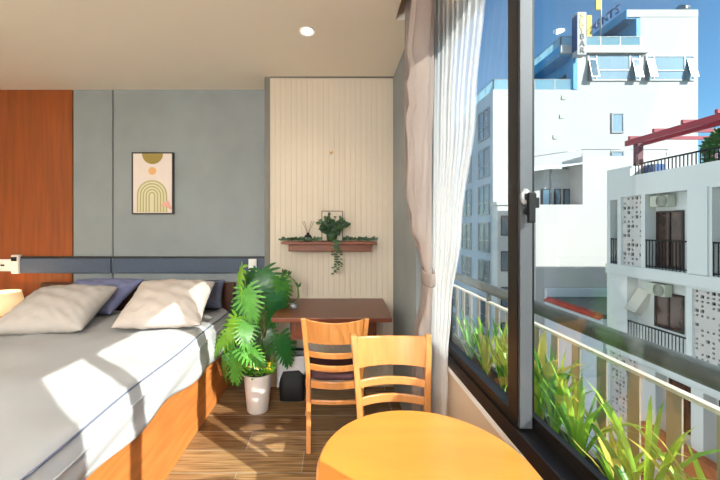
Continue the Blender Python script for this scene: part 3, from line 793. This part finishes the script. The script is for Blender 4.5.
BP = [(.90,.62,.52,11,G1,'strap-leaved green plant nearest in the planter'),
 (.93,.80,.50,13,G3,'tall bright green strap-leaved plant before the slats nearest the picture edge'),
 (.90,.98,.56,13,G1,'upright lime green strap-leaved plant second from the near end of planter'),
 (.94,1.12,.36,12,G2,'low yellow striped strap-leaved plant beside the window stile'),
 (.91,1.26,.54,14,G1,'dense green strap-leaved plant just past the meeting stile'),
 (.93,1.43,.54,13,G1,'green strap-leaved plant behind the window meeting stile'),
 (.93,1.55,.60,9,[M['blade2'],M['blade'],M['blade2']],'broad yellow leaved plant in the far window pane'),
 (.90,1.68,.50,14,G1,'bushy green strap-leaved plant behind the yellow leaved one'),
 (.93,1.86,.50,13,G1,'green strap-leaved plant seen through the edge of the sheer curtain'),
 (.92,2.05,.48,13,G1,'green strap-leaved plant hidden by the sheer curtain folds'),
 (.92,2.28,.46,12,G1,'farthest strap-leaved plant in the planter')]
for i, b_ in enumerate(BP): blade_plant(b_[0], b_[1], b_[2], int(b_[3]*1.5), b_[4], b_[5], spread=.26, w=.05 if 'broad' in b_[5] else .018)

# ------------------------------------------------------------------ outside: street
fw = MB(); wall_cells(fw, 'x', .70, .715, -16, 24, -13, 14, [(YE, YF, ZS, ZT), (-3, 9, -.15, 0), (-2.6, -.5, .1, 2.4)])
struct('wall_facade', fw, M['extw'])
struct('ground_street', B(-30, 70, 3, 90, -13.2, -13), M['asphalt'])

# ---- right building (facade on the plane X = 11, in depth)
XB = 11.0
rbld = thing('apartment_building', 'pale grey apartment building with loggias and perforated screens across the street', 'building', (16, 9, -13))
op = []
up = [(13.15,13.50,0.0,2.50),(12.14,12.99,0.0,2.58),(10.57,11.99,0.0,2.58),(8.40,9.87,0.0,2.58),(7.2,8.1,0,2.58),(5.3,6.8,0,2.58)]
lo_ = [(10.59,12.72,-3.05,-.42),(9.20,10.42,-3.05,-.45),(7.5,9.0,-3.05,-.42),(5.5,7.2,-3.05,-.42)]
th = [(12.25,13.50,-6.3,-3.45),(10.45,11.6,-6.3,-3.50),(8.9,10.1,-6.3,-3.5),(7.2,8.5,-6.3,-3.5),(5.3,6.8,-6.3,-3.5)]
fo = [(12.0,13.4,-9.6,-6.8),(10.2,11.7,-9.6,-6.8),(8.3,9.8,-9.6,-6.8),(6.2,7.8,-9.6,-6.8)]
op = up+lo_+th+fo
wm = MB(); wall_cells(wm, 'x', XB, XB+.40, 4.0, 13.65, -13, 3.33, op)
wm.box(XB, XB+.4, 12.59, 13.65, 3.33, 3.70); wm.box(XB+.4, 22, 13.25, 13.65, 3.0, 3.70)
wm.build('wall', M['extg'], rbld, weld=False)
core = MB(); core.box(XB+.40, 22, 4.0, 13.65, -13, 3.0)
core.build('core', M['extg'], rbld)
B(XB-.06, XB, 4.0, 13.65, -.38, -.02).build('slab_band', M['extg'], rbld)
B(XB-.05, XB, 4.0, 13.65, -3.42, -3.1).build('slab_band', M['extg'], rbld)
B(XB-.05, XB, 4.0, 13.65, -6.7, -6.4).build('slab_band', M['extg'], rbld)
for ya, yb in ((10.05, 10.50),): B(XB-.05, XB, 9.95, 10.50, .0, 2.62).build('pilaster', M['extg'], rbld)
def bwin(ya, yb, za, zb, x=XB+.40, pane='winbrown'):
    f = MB(); t = .06
    f.box(x-.05, x, ya, ya+t, za, zb); f.box(x-.05, x, yb-t, yb, za, zb); f.box(x-.05, x, ya+t, yb-t, za, za+t); f.box(x-.05, x, ya+t, yb-t, zb-t, zb); ym = (ya+yb)/2
    f.box(x-.05, x, ym-.025, ym+.025, za+t, zb-t)
    fo_ = f.build('window', M['brownframe'], rbld)
    B(x-.02, x-.005, ya+t, yb-t, za+t, zb-t).build('pane', M[pane], fo_)
bwin(11.02, 11.95, .05, 1.98); bwin(8.6, 9.75, .05, 1.98); bwin(5.6, 6.6, .05, 1.98)
bwin(11.02, 12.02, -2.05, -.80); bwin(7.7, 8.8, -2.05, -.8); bwin(5.8, 6.9, -2.05, -.8)
bwin(10.5, 11.5, -5.2, -3.6); bwin(8.95, 10.0, -5.2, -3.6); bwin(7.3, 8.4, -5.2, -3.6)
bwin(12.1, 13.3, -9.0, -7.0); bwin(10.3, 11.6, -9.0, -7.0); bwin(8.4, 9.7, -9.0, -7.0)
bwin(13.18, 13.47, .1, 2.0, pane='extd')
def railing(ya, yb, z0, z1, x=XB+.04):
    r = MB(); r.box(x-.02, x+.02, ya, yb, z1-.05, z1); r.box(x-.015, x+.015, ya, yb, z0+.05, z0+.09)
    n = int((yb-ya)/.115)
    for i in range(n+1):
        y = ya+.01+(yb-ya-.02)*i/n; r.box(x-.010, x+.010, y-.010, y+.010, z0, z1-.05)
    r.build('railing', M['black'], rbld, weld=False)
railing(10.57, 11.99, 0, 1.0); railing(8.4, 9.87, 0, 1.0); railing(5.3, 6.8, 0, 1.0); railing(13.15, 13.5, 0, 1.0)
railing(10.59, 12.72, -3.05, -2.03); railing(7.5, 9.0, -3.05, -2.03)
def screen(ya, yb, z0, z1, nx, nz, big, x=XB+.10):
    s_ = MB(); dy, dz = (yb-ya)/nx, (z1-z0)/nz
    rnd = random.Random(int(abs(ya*100)))
    for i in range(nx):
        for j in range(nz):
            y0, y1, a, b = ya+i*dy, ya+(i+1)*dy, z0+j*dz, z0+(j+1)*dz
            q = rnd.random()
            hs = .34 if q < big else (.22 if q < .62 else 0)
            if hs == 0: s_.box(x-.03, x+.03, y0, y1, a, b); continue
            ym, zm = (y0+y1)/2, (a+b)/2; hy, hz = dy*hs, dz*hs
            s_.box(x-.03, x+.03, y0, ym-hy, a, b); s_.box(x-.03, x+.03, ym+hy, y1, a, b)
            s_.box(x-.03, x+.03, ym-hy, ym+hy, a, zm-hz); s_.box(x-.03, x+.03, ym-hy, ym+hy, zm+hz, b)
    s_.build('perforated_screen', M['extw'], rbld, weld=False)
    B(x+.10, x+.12, ya, yb, z0, z1).build('screen_backing', M['extd'], rbld)
screen(12.14, 12.99, 0, 2.58, 5, 15, .22); screen(9.20, 10.42, -3.05, -.45, 8, 18, .10); screen(12.25, 13.50, -6.3, -3.45, 8, 18, .12); screen(7.2, 8.1, 0, 2.58, 5, 15, .22); screen(12.0+.02, 13.38, -9.6, -9.0, 8, 4, .1)
def acunit(y0, y1, z0, z1, label=None):
    a = B(XB+.06, XB+.34, y0, y1, z0, z1).build('air_conditioner', M['acbox'], rbld, bevel=.02)
    ym, zm = (y0+y1)/2-.12, (z0+z1)/2
    g = MB()
    for r in (.05, .10, .15, .19): g.tube([(XB+.05, ym+r*math.cos(t), zm+r*math.sin(t)) for t in [2*PI*k/20 for k in range(21)]], .008, 5, cap=False)
    g.build('fan_grille', M['extd'], a)
    return a
acunit(11.25, 11.88, 2.12, 2.50); acunit(11.35, 12.0, -.92, -.5); acunit(8.9, 9.55, 2.12, 2.5)
MB().obox((XB+.22, 12.45, -1.3), (.30, .42, .9), (.2,.5,.2)).build('awning_cloth', cloth_mat('pale_laundry', (206,206,196), .2), rbld)
B(XB-.35, XB, 8.9, 11.9, -6.2, -5.35).build('terracotta_ledge', M['brick'], rbld)
# roof-top: railing, tank wall, pergola, shrub
r = MB(); x = XB+.10
r.box(x-.02, x+.02, 4.0, 12.55, 3.70, 3.75)
for i in range(70):
    y = 4.05+.122*i; r.box(x-.011, x+.011, y-.011, y+.011, 3.33, 3.70)
r.build('roof_railing', M['black'], rbld, weld=False)
B(XB+.5, XB+.9, 12.2, 12.6, 3.0, 3.7).build('roof_tank', M['signblue'], rbld)
pg = thing('pergola', 'maroon steel pergola on the roof of the pale grey apartment building', 'pergola', (12.5, 9, 3.0))
for (x, y) in ((11.45, 12.75), (11.45, 9.0), (14.2, 12.75), (14.2, 9.0), (11.45, 5.2), (14.2, 5.2)):
    B(x-.10, x+.10, y-.10, y+.10, 3.0, 4.55).build('post', M['maroond'], pg)
for x in (11.2, 11.75, 14.2): B(x-.05, x+.05, 4.8, 13.0, 4.52, 4.72).build('beam', M['maroon'], pg)
for i in range(9):
    y = 5.0+.97*i; B(11.1, 14.5, y-.04, y+.04, 4.72, 4.84).build('rafter', M['maroon'], pg)
B(11.3, 14.4, 4.9, 8.6, 4.86, 4.90).build('roof_sheet', M['maroon'], pg)
def shrub(name, label, c, rad, n, lw, m=M['shrub']):
    t = thing(name, label, 'shrub', (c[0], c[1], c[2]-rad[2]))
    lv = MB()
    for i in range(n):
        d = Vector((random.gauss(0,1), random.gauss(0,1), random.gauss(0,1))).normalized(); k = random.uniform(.55,1)**.5
        p = Vector(c)+Vector((d.x*rad[0]*k, d.y*rad[1]*k, d.z*rad[2]*k))
        small_leaf(lv, p, (d.x, d.y-.2, d.z+.3), lw*random.uniform(.7,1.3), lw*.5, d+Vector((0,0,.5)))
    lv.build('foliage', m, t, weld=False)
    MB().tube([(c[0],c[1],c[2]-rad[2]),(c[0],c[1],c[2])], .05, 7).build('stem', M['cane'], t)
shrub('roof_shrub', 'dark green shrub behind the roof railing under the pergola', (12.0, 10.0, 3.75), (.45,.9,.75), 900, .18)

# ---- low white building
lw_ = thing('low_building', 'low bright white building with covered roof terrace in middle distance', 'building', (13, 20, -13))
m_ = MB(); m_.box(10.55, 13.0, 17.7, 18.0, -13, 2.62); m_.box(13.0, 17.5, 17.7, 19.3, -13, 5.15); m_.box(10.55, 17.5, 18.7, 20.0, -13, 4.65); m_.box(10.55, 13.0, 18.0, 18.7, -13, 2.0)
m_.build('wall', M['extw'], lw_)
MB().add([(10.3,17.5,4.32),(13.0,17.55,4.72),(13.0,19.6,5.0),(10.3,19.6,4.80),(10.3,17.5,4.40),(13.0,17.55,4.80),(13.0,19.6,5.08),(10.3,19.6,4.88)], [(0,3,2,1),(4,5,6,7),(0,1,5,4),(1,2,6,5),(2,3,7,6),(3,0,4,7)]).build('canopy', M['extg'], lw_)
B(11.35, 11.42, 17.75, 17.82, 2.62, 4.45).build('post', M['extd'], lw_)
for xa, xb in ((11.45,11.95),(12.15,12.5),(12.65,12.98)):
    w_ = B(xa, xb, 18.64, 18.70, 2.1, 3.55).build('window', M['brownframe'], lw_)
    B(xa+.06, xb-.06, 18.62, 18.64, 2.16, 3.49).build('pane', M['winglass'], w_)
rp_ = MB(); rp_.tube([(13.0,17.75,5.5),(17.5,17.75,5.5)], .02, 6); rp_.tube([(13.0,17.75,5.5),(10.6,19.0,5.3)], .02, 6)
for x in (13.0, 14.5, 16, 17.4): rp_.tube([(x,17.75,5.15),(x,17.75,5.5)], .015, 6)
rp_.build('pipe_rail', M['steel'], lw_)
# lower tiled roof house in front of it
hs = thing('tiled_house', 'low house with dark sheet roof and red tile edge below the white building', 'building', (13.4, 15.6, -13))
B(10.95, 16, 13.8, 17.4, -13, -2.28).build('wall', M['extl'], hs)
B(10.95, 16, 13.75, 17.4, -2.28, -2.12).build('roof_sheet', M['slate'], hs)
B(10.95, 16, 17.4, 17.6, -13, -1.72).build('parapet', M['extl'], hs)
for i in range(24):
    y = 13.85+.15*i; MB().tube([(10.78, y, -2.30), (11.02, y, -2.14)], .07, 8).build('ridge_tile', M['redtile'], hs)
# ---- grey building seen in the far pane, beyond the low white one

gb = thing('grey_building', 'small grey building with dark windows beside the low white building, in the far pane', 'building', (12, 22.4, -13))
B(10.65, 13.5, 22.0, 22.8, -13, 2.9).build('wall', M['extg'], gb)
B(10.55, 13.6, 21.9, 22.8, 2.9, 3.1).build('cornice', M['extg'], gb)
for za in (.9, -1.4, -3.7, -6.0):
    for xa in (10.85, 11.9):
        w_ = B(xa, xa+.6, 21.95, 22.0, za, za+1.3).build('window', M['brownframe'], gb)
        B(xa+.06, xa+.54, 21.93, 21.95, za+.06, za+1.24).build('pane', M['winglass'], w_)
# ---- tall white building
YD = 29.0; SD = F/YD
def BX(px): return (px-VX)/SD
def BZ(py): return CZ-(py-VY)/SD
tw = thing('white_tower', 'tall white stepped building with blue terraces and rooftop lettering against the sky', 'building', (22, 36, -13))
xl, x2, x3, xr = BX(493), BX(577), BX(640), BX(698)
zA, zB, zT = BZ(89.5), BZ(46.5), BZ(10)
m_ = MB(); m_.box(xl, xr, YD, 52, -13, zA); m_.box(x2, xr, YD, 48, zA, zB); m_.box(x3, xr, YD, 44, zB, zT)
m_.build('wall', M['extw'], tw, weld=False)
B(xl-.02, xl, YD+.02, 52, -13, zA-.02).build('side_wall', M['extl'], tw)
sl = B(BX(559), x3+.5, YD-.25, 46, BZ(54), zB).build('terrace_slab', M['extw'], tw)
B(BX(559)-.03, BX(559), YD-.2, 46, BZ(54), zB).build('slab_edge', M['extb'], tw)
rs = B(BX(626), xr, YD-.02, 42, BZ(17), zT+.03).build('roof_slab', M['extw'], tw)
B(BX(626)-.04, BX(626), YD-.1, 42, BZ(18.5), zT).build('roof_fascia', M['extb'], tw)
B(BX(626), x3, YD+.05, 42, BZ(18.5), BZ(17)).build('soffit', M['extb'], tw)
B(BX(560), x2, YD+.05, 45, BZ(56), BZ(54)).build('soffit', M['extb'], tw)
# blue side walls with dark recess openings
for (xx, za, zb, y1) in ((x3, zB, BZ(18.5), 43), (x2, zA, BZ(56), 46)):
    B(xx-.06, xx, YD+.0, y1, za, zb).build('blue_side_wall', M['extb'], tw)
    B(xx-.10, xx-.06, YD+1.2, y1-1.5, za+.2, zb-1.0).build('dark_opening', M['extd'], tw)
    B(xx-.35, xx, YD-.05, YD+.5, za, zb).build('column', M['extb'], tw)
def balus(pts, z0, z1):
    g = MB(); p = MB()
    for (a, b) in zip(pts, pts[1:]):
        a, b = Vector((*a, 0)), Vector((*b, 0)); d = (b-a); n = max(1, int(d.length/1.4)); dn = d.normalized(); pr_ = Vector((-dn.y, dn.x, 0))*.02
        g.add([a+pr_+Vector((0,0,z0)), b+pr_+Vector((0,0,z0)), b-pr_+Vector((0,0,z0)), a-pr_+Vector((0,0,z0)), a+pr_+Vector((0,0,z1)), b+pr_+Vector((0,0,z1)), b-pr_+Vector((0,0,z1)), a-pr_+Vector((0,0,z1))], [(0,3,2,1),(4,5,6,7),(0,1,5,4),(1,2,6,5),(2,3,7,6),(3,0,4,7)])
        p.tube([a+Vector((0,0,z1)), b+Vector((0,0,z1))], .04, 6)
        for i in range(n+1):
            q = a+d*i/n; p.box(q.x-.03, q.x+.03, q.y-.03, q.y+.03, z0, z1)
    o = g.build('glass_balustrade', M['bluegl'], tw); p.build('balustrade_posts', M['alug'], o, weld=False)
balus([(x3-.1, YD-.1), (BX(560), YD-.1), (BX(560), 44)], zB, BZ(37.5))
balus([(x2-.1, YD+.1), (xl+.1, YD+.1), (xl+.1, 50)], zA, BZ(79))
def fwin(xa, xb, za, zb, sashes=True):
    f = MB(); y = YD; t = .12
    f.box(xa, xa+t, y-.08, y, za, zb); f.box(xb-t, xb, y-.08, y, za, zb); f.box(xa+t, xb-t, y-.08, y, za, za+t); f.box(xa+t, xb-t, y-.08, y, zb-t, zb)
    if sashes:
        w = xb-xa
        for q in (.17, .80): f.box(xa+w*q-.06, xa+w*q+.06, y-.08, y, za+t, zb-t)
        f.box(xa+w*.17, xa+w*.8, y-.08, y, za+(zb-za)*.40-.05, za+(zb-za)*.40+.05)
    o = f.build('window', M['alug'], tw)
    B(xa+t, xb-t, y-.04, y-.02, za+t, zb-t).build('pane', M['wincurt'], o)
    if sashes:
        w = xb-xa
        for xc in (xa+w*.07, xb-w*.11):
            s_ = MB(); s_.obox((xc+.1, y-.25, za+1.0), (w*.15, .06, (zb-za)*.78), (-.22, 0, 0))
            s_.build('opened_sash', M['alug'], o)
            MB().obox((xc+.1, y-.28, za+1.0), (w*.11, .05, (zb-za)*.68), (-.22, 0, 0)).build('sash_pane', M['winglass'], o)
fwin(BX(587), BX(640), BZ(81), BZ(54.5)); fwin(BX(645), BX(694), BZ(81), BZ(55.5))
fwin(BX(611), BX(623.5), BZ(133), BZ(113), False); fwin(BX(611), BX(623.5), BZ(162), BZ(151), False)
for (a, b) in ((563.5, 97.5), (561.5, 116.5), (555, 137)):
    B(BX(a-2), BX(a+2), YD-.05, YD, BZ(b+2), BZ(b-2)).build('vent', M['acbox'], tw)
# side windows on the plane X = xl
for k, zb in enumerate((BZ(106)+.15, 8.55, 5.25, 1.9, -1.45, -4.8, -8.1)):
    for (ya, yb) in ((29.5, 31.7), (33.4, 35.8), (37.6, 40.2), (42, 44.6)):
        zt, zbt = zb, zb-2.65; f = MB(); t = .12; x = xl-.02
        f.box(x-.14, x, ya, ya+t, zbt, zt); f.box(x-.14, x, yb-t, yb, zbt, zt); f.box(x-.14, x, ya+t, yb-t, zbt, zbt+t); f.box(x-.14, x, ya+t, yb-t, zt-t, zt)
        f.box(x-.14, x, (ya+yb)/2-.05, (ya+yb)/2+.05, zbt+t, zt-t); f.box(x-.14, x, ya+t, yb-t, zbt+1.0, zbt+1.08)
        o = f.build('side_window', M['alug'], tw); B(x-.06, x-.03, ya+t, yb-t, zbt+t, zt-t).build('pane', M['winglass'], o)
def text(body, size, depth, M4, m, name, parent):
    cu = bpy.data.curves.new(name, 'FONT'); cu.body = body; cu.size = size; cu.extrude = depth; cu.align_x = 'CENTER'; cu.align_y = 'CENTER'
    tmp = bpy.data.objects.new('tmp', cu); COL.objects.link(tmp); dg = bpy.context.evaluated_depsgraph_get(); dg.update()
    me = bpy.data.meshes.new_from_object(tmp.evaluated_get(dg)); bpy.data.objects.remove(tmp)
    me.transform(Matrix.Translation(-wloc(parent)) @ M4); me.materials.clear(); me.materials.append(m)
    o = bpy.data.objects.new(name, me); COL.objects.link(o); o.parent = parent; return o
# vertical sign board
sg = thing('rooftop_sign', 'tall narrow white sign board with stacked dark letters at the terrace corner', 'sign', (20.6, 28.5, BZ(54)))
YS = 28.1; sx0, sx1 = (577.5-VX)*YS/F, (586.5-VX)*YS/F; sz0, sz1 = CZ-(54.5-VY)*YS/F, CZ-(12-VY)*YS/F
B(sx0, sx1, YS, YS+.62, sz0, sz1).build('board', M['extw'], sg)
B(sx0-.03, sx0, YS+.02, YS+.62, sz0+.4, sz1-.2).build('side_panel', M['signblue'], sg)
for i, chh in enumerate('SKYBAR'):
    zc = sz1-.36-(sz1-sz0-.5)*i/5.35
    text(chh, .66, .02, Matrix.Translation((( sx0+sx1)/2, YS-.02, zc)) @ Matrix.Rotation(PI/2, 4, 'X'), M['signdk'] if i > 2 else M['gold'], 'letter', sg)
# roof lettering along the fascia, facing the street
word = 'APARTMENTS'; yw0, yw1 = 29.6, 36.4; n = len(word)
for i, chh in enumerate(word):
    yy = yw1-(yw1-yw0)*(i+.5)/n
    Mx = Matrix.Translation((BX(626)+.05, yy, zT+.62)) @ Matrix.Rotation(-PI/2, 4, 'Z') @ Matrix.Rotation(PI/2, 4, 'X')
    text(chh, 1.05, .05, Mx, M['signblue'], 'roof_letter', tw)
pr__ = MB()
for z in (zT+.08, zT+.95): pr__.tube([(BX(626)+.12, 29.5, z), (BX(626)+.12, 36.6, z)], .03, 6)
pr__.build('letter_rail', M['alug'], tw)
es = thing('yellow_sign', 'yellow emblem panels beside the white sign board on the roof', 'sign', (BX(590)*33/29, 33, zB))
B((587-VX)*31/F, (592-VX)*31/F, 31, 31.15, CZ-(46-VY)*31/F, CZ-(15-VY)*31/F).build('panel', M['yellow'], es)
B((598-VX)*31/F, (603-VX)*31/F, 31.2, 31.35, CZ-(8-VY)*31/F, CZ-(-3-VY)*31/F).build('panel', M['yellow'], es)
MB().tube([((603.5-VX)*31/F, 31.3, zB+.02), ((603.5-VX)*31/F, 31.3, zB+6.6)], .07, 8).build('mast', M['extw'], es)
MB().tube([((589.5-VX)*31/F, 31.25, zB+.02), ((589.5-VX)*31/F, 31.25, zB+2.6)], .06, 8).build('mast', M['extw'], es)
wt = thing('water_tank', 'small steel water tank on the white building roof', 'tank', (BX(684), 30, zT))
tkv = MB(); tkv.tube([(BX(681)*30/29, 30.2, zT+.75), (BX(688)*30/29, 30.2, zT+.75)], .42, 16); tkv.build('drum', M['steel'], wt)
for q in (681.5, 687): B(BX(q)*30/29-.05, BX(q)*30/29+.05, 29.9, 30.5, zT+.0, zT+.5).build('foot', M['alug'], wt)

# ------------------------------------------------------------------ light
SUN, SKY, FILL = 10.8, .18, 3.6
w = bpy.data.worlds.new('sky'); SC.world = w; w.use_nodes = True; nt = w.node_tree
sk = nt.nodes.new('ShaderNodeTexSky'); sk.sky_type = 'NISHITA'; sk.sun_disc = False
D = Vector((-1.19, .94, -1.0)).normalized()
sk.sun_elevation = math.asin(-D.z); sk.sun_rotation = math.atan2(-D.x, -D.y)
sk.altitude = 0; sk.air_density = 1.0; sk.dust_density = .3; sk.ozone_density = 2.5
bgn = nt.nodes['Background']; tn = nt.nodes.new('ShaderNodeMix'); tn.data_type = 'RGBA'; tn.blend_type = 'MULTIPLY'; tn.inputs[0].default_value = 1
nt.links.new(sk.outputs[0], tn.inputs[6]); tn.inputs[7].default_value = (.70, .98, 1.05, 1); nt.links.new(tn.outputs[2], bgn.inputs[0]); bgn.inputs[1].default_value = SKY
s_ = bpy.data.lights.new('sun', 'SUN'); s_.energy = SUN; s_.angle = .009; s_.color = (1.0, .945, .86)
so = bpy.data.objects.new('sun', s_); COL.objects.link(so); so.rotation_euler = D.to_track_quat('-Z', 'Y').to_euler(); so.location = (8, -8, 12)
def lamp(name, kind, loc, e, col, **k):
    l = bpy.data.lights.new(name, kind); l.energy = e; l.color = col
    for a, b in k.items(): setattr(l, a, b)
    o = bpy.data.objects.new(name, l); COL.objects.link(o); o.location = loc; return o
WARM = (1.0, .86, .70)
lamp('downlight_lamp', 'SPOT', (dl.x, dl.y, ZC-.03), 3.6*FILL, WARM, spot_size=2.2, spot_blend=.8, shadow_soft_size=.04)
lamp('bedside_bulb', 'POINT', (lx, ly, .76), 4, (1.0,.72,.42), shadow_soft_size=.05)
for (x, y) in ((-2.4, -1.5), (-.5, -1.7)):
    o = lamp('ceiling_fill', 'SPOT', (x, y, 1.55), 130*FILL, (.80,.93,1.04), spot_size=2.6, spot_blend=.8, shadow_soft_size=.2); o.rotation_euler = (PI, 0, 0)  # added fill spots behind the camera to brighten the ceiling, no fixtures there
lamp('room_fill', 'POINT', (-.6, -1.9, 1.9), 48*FILL, (.84,.94,1.02), shadow_soft_size=.35)  # added soft fill behind the camera, not a fitting of the room

SC.view_settings.view_transform = 'Standard'; SC.view_settings.look = 'None'; SC.view_settings.gamma = 1; SC.view_settings.use_curve_mapping = False
SC.view_settings.exposure = 0.15
SC.cycles.transparent_max_bounces = 16; SC.cycles.max_bounces = 10; SC.cycles.diffuse_bounces = 6
SC.cycles.sample_clamp_indirect = 6.0
SC.cycles.use_denoising = True
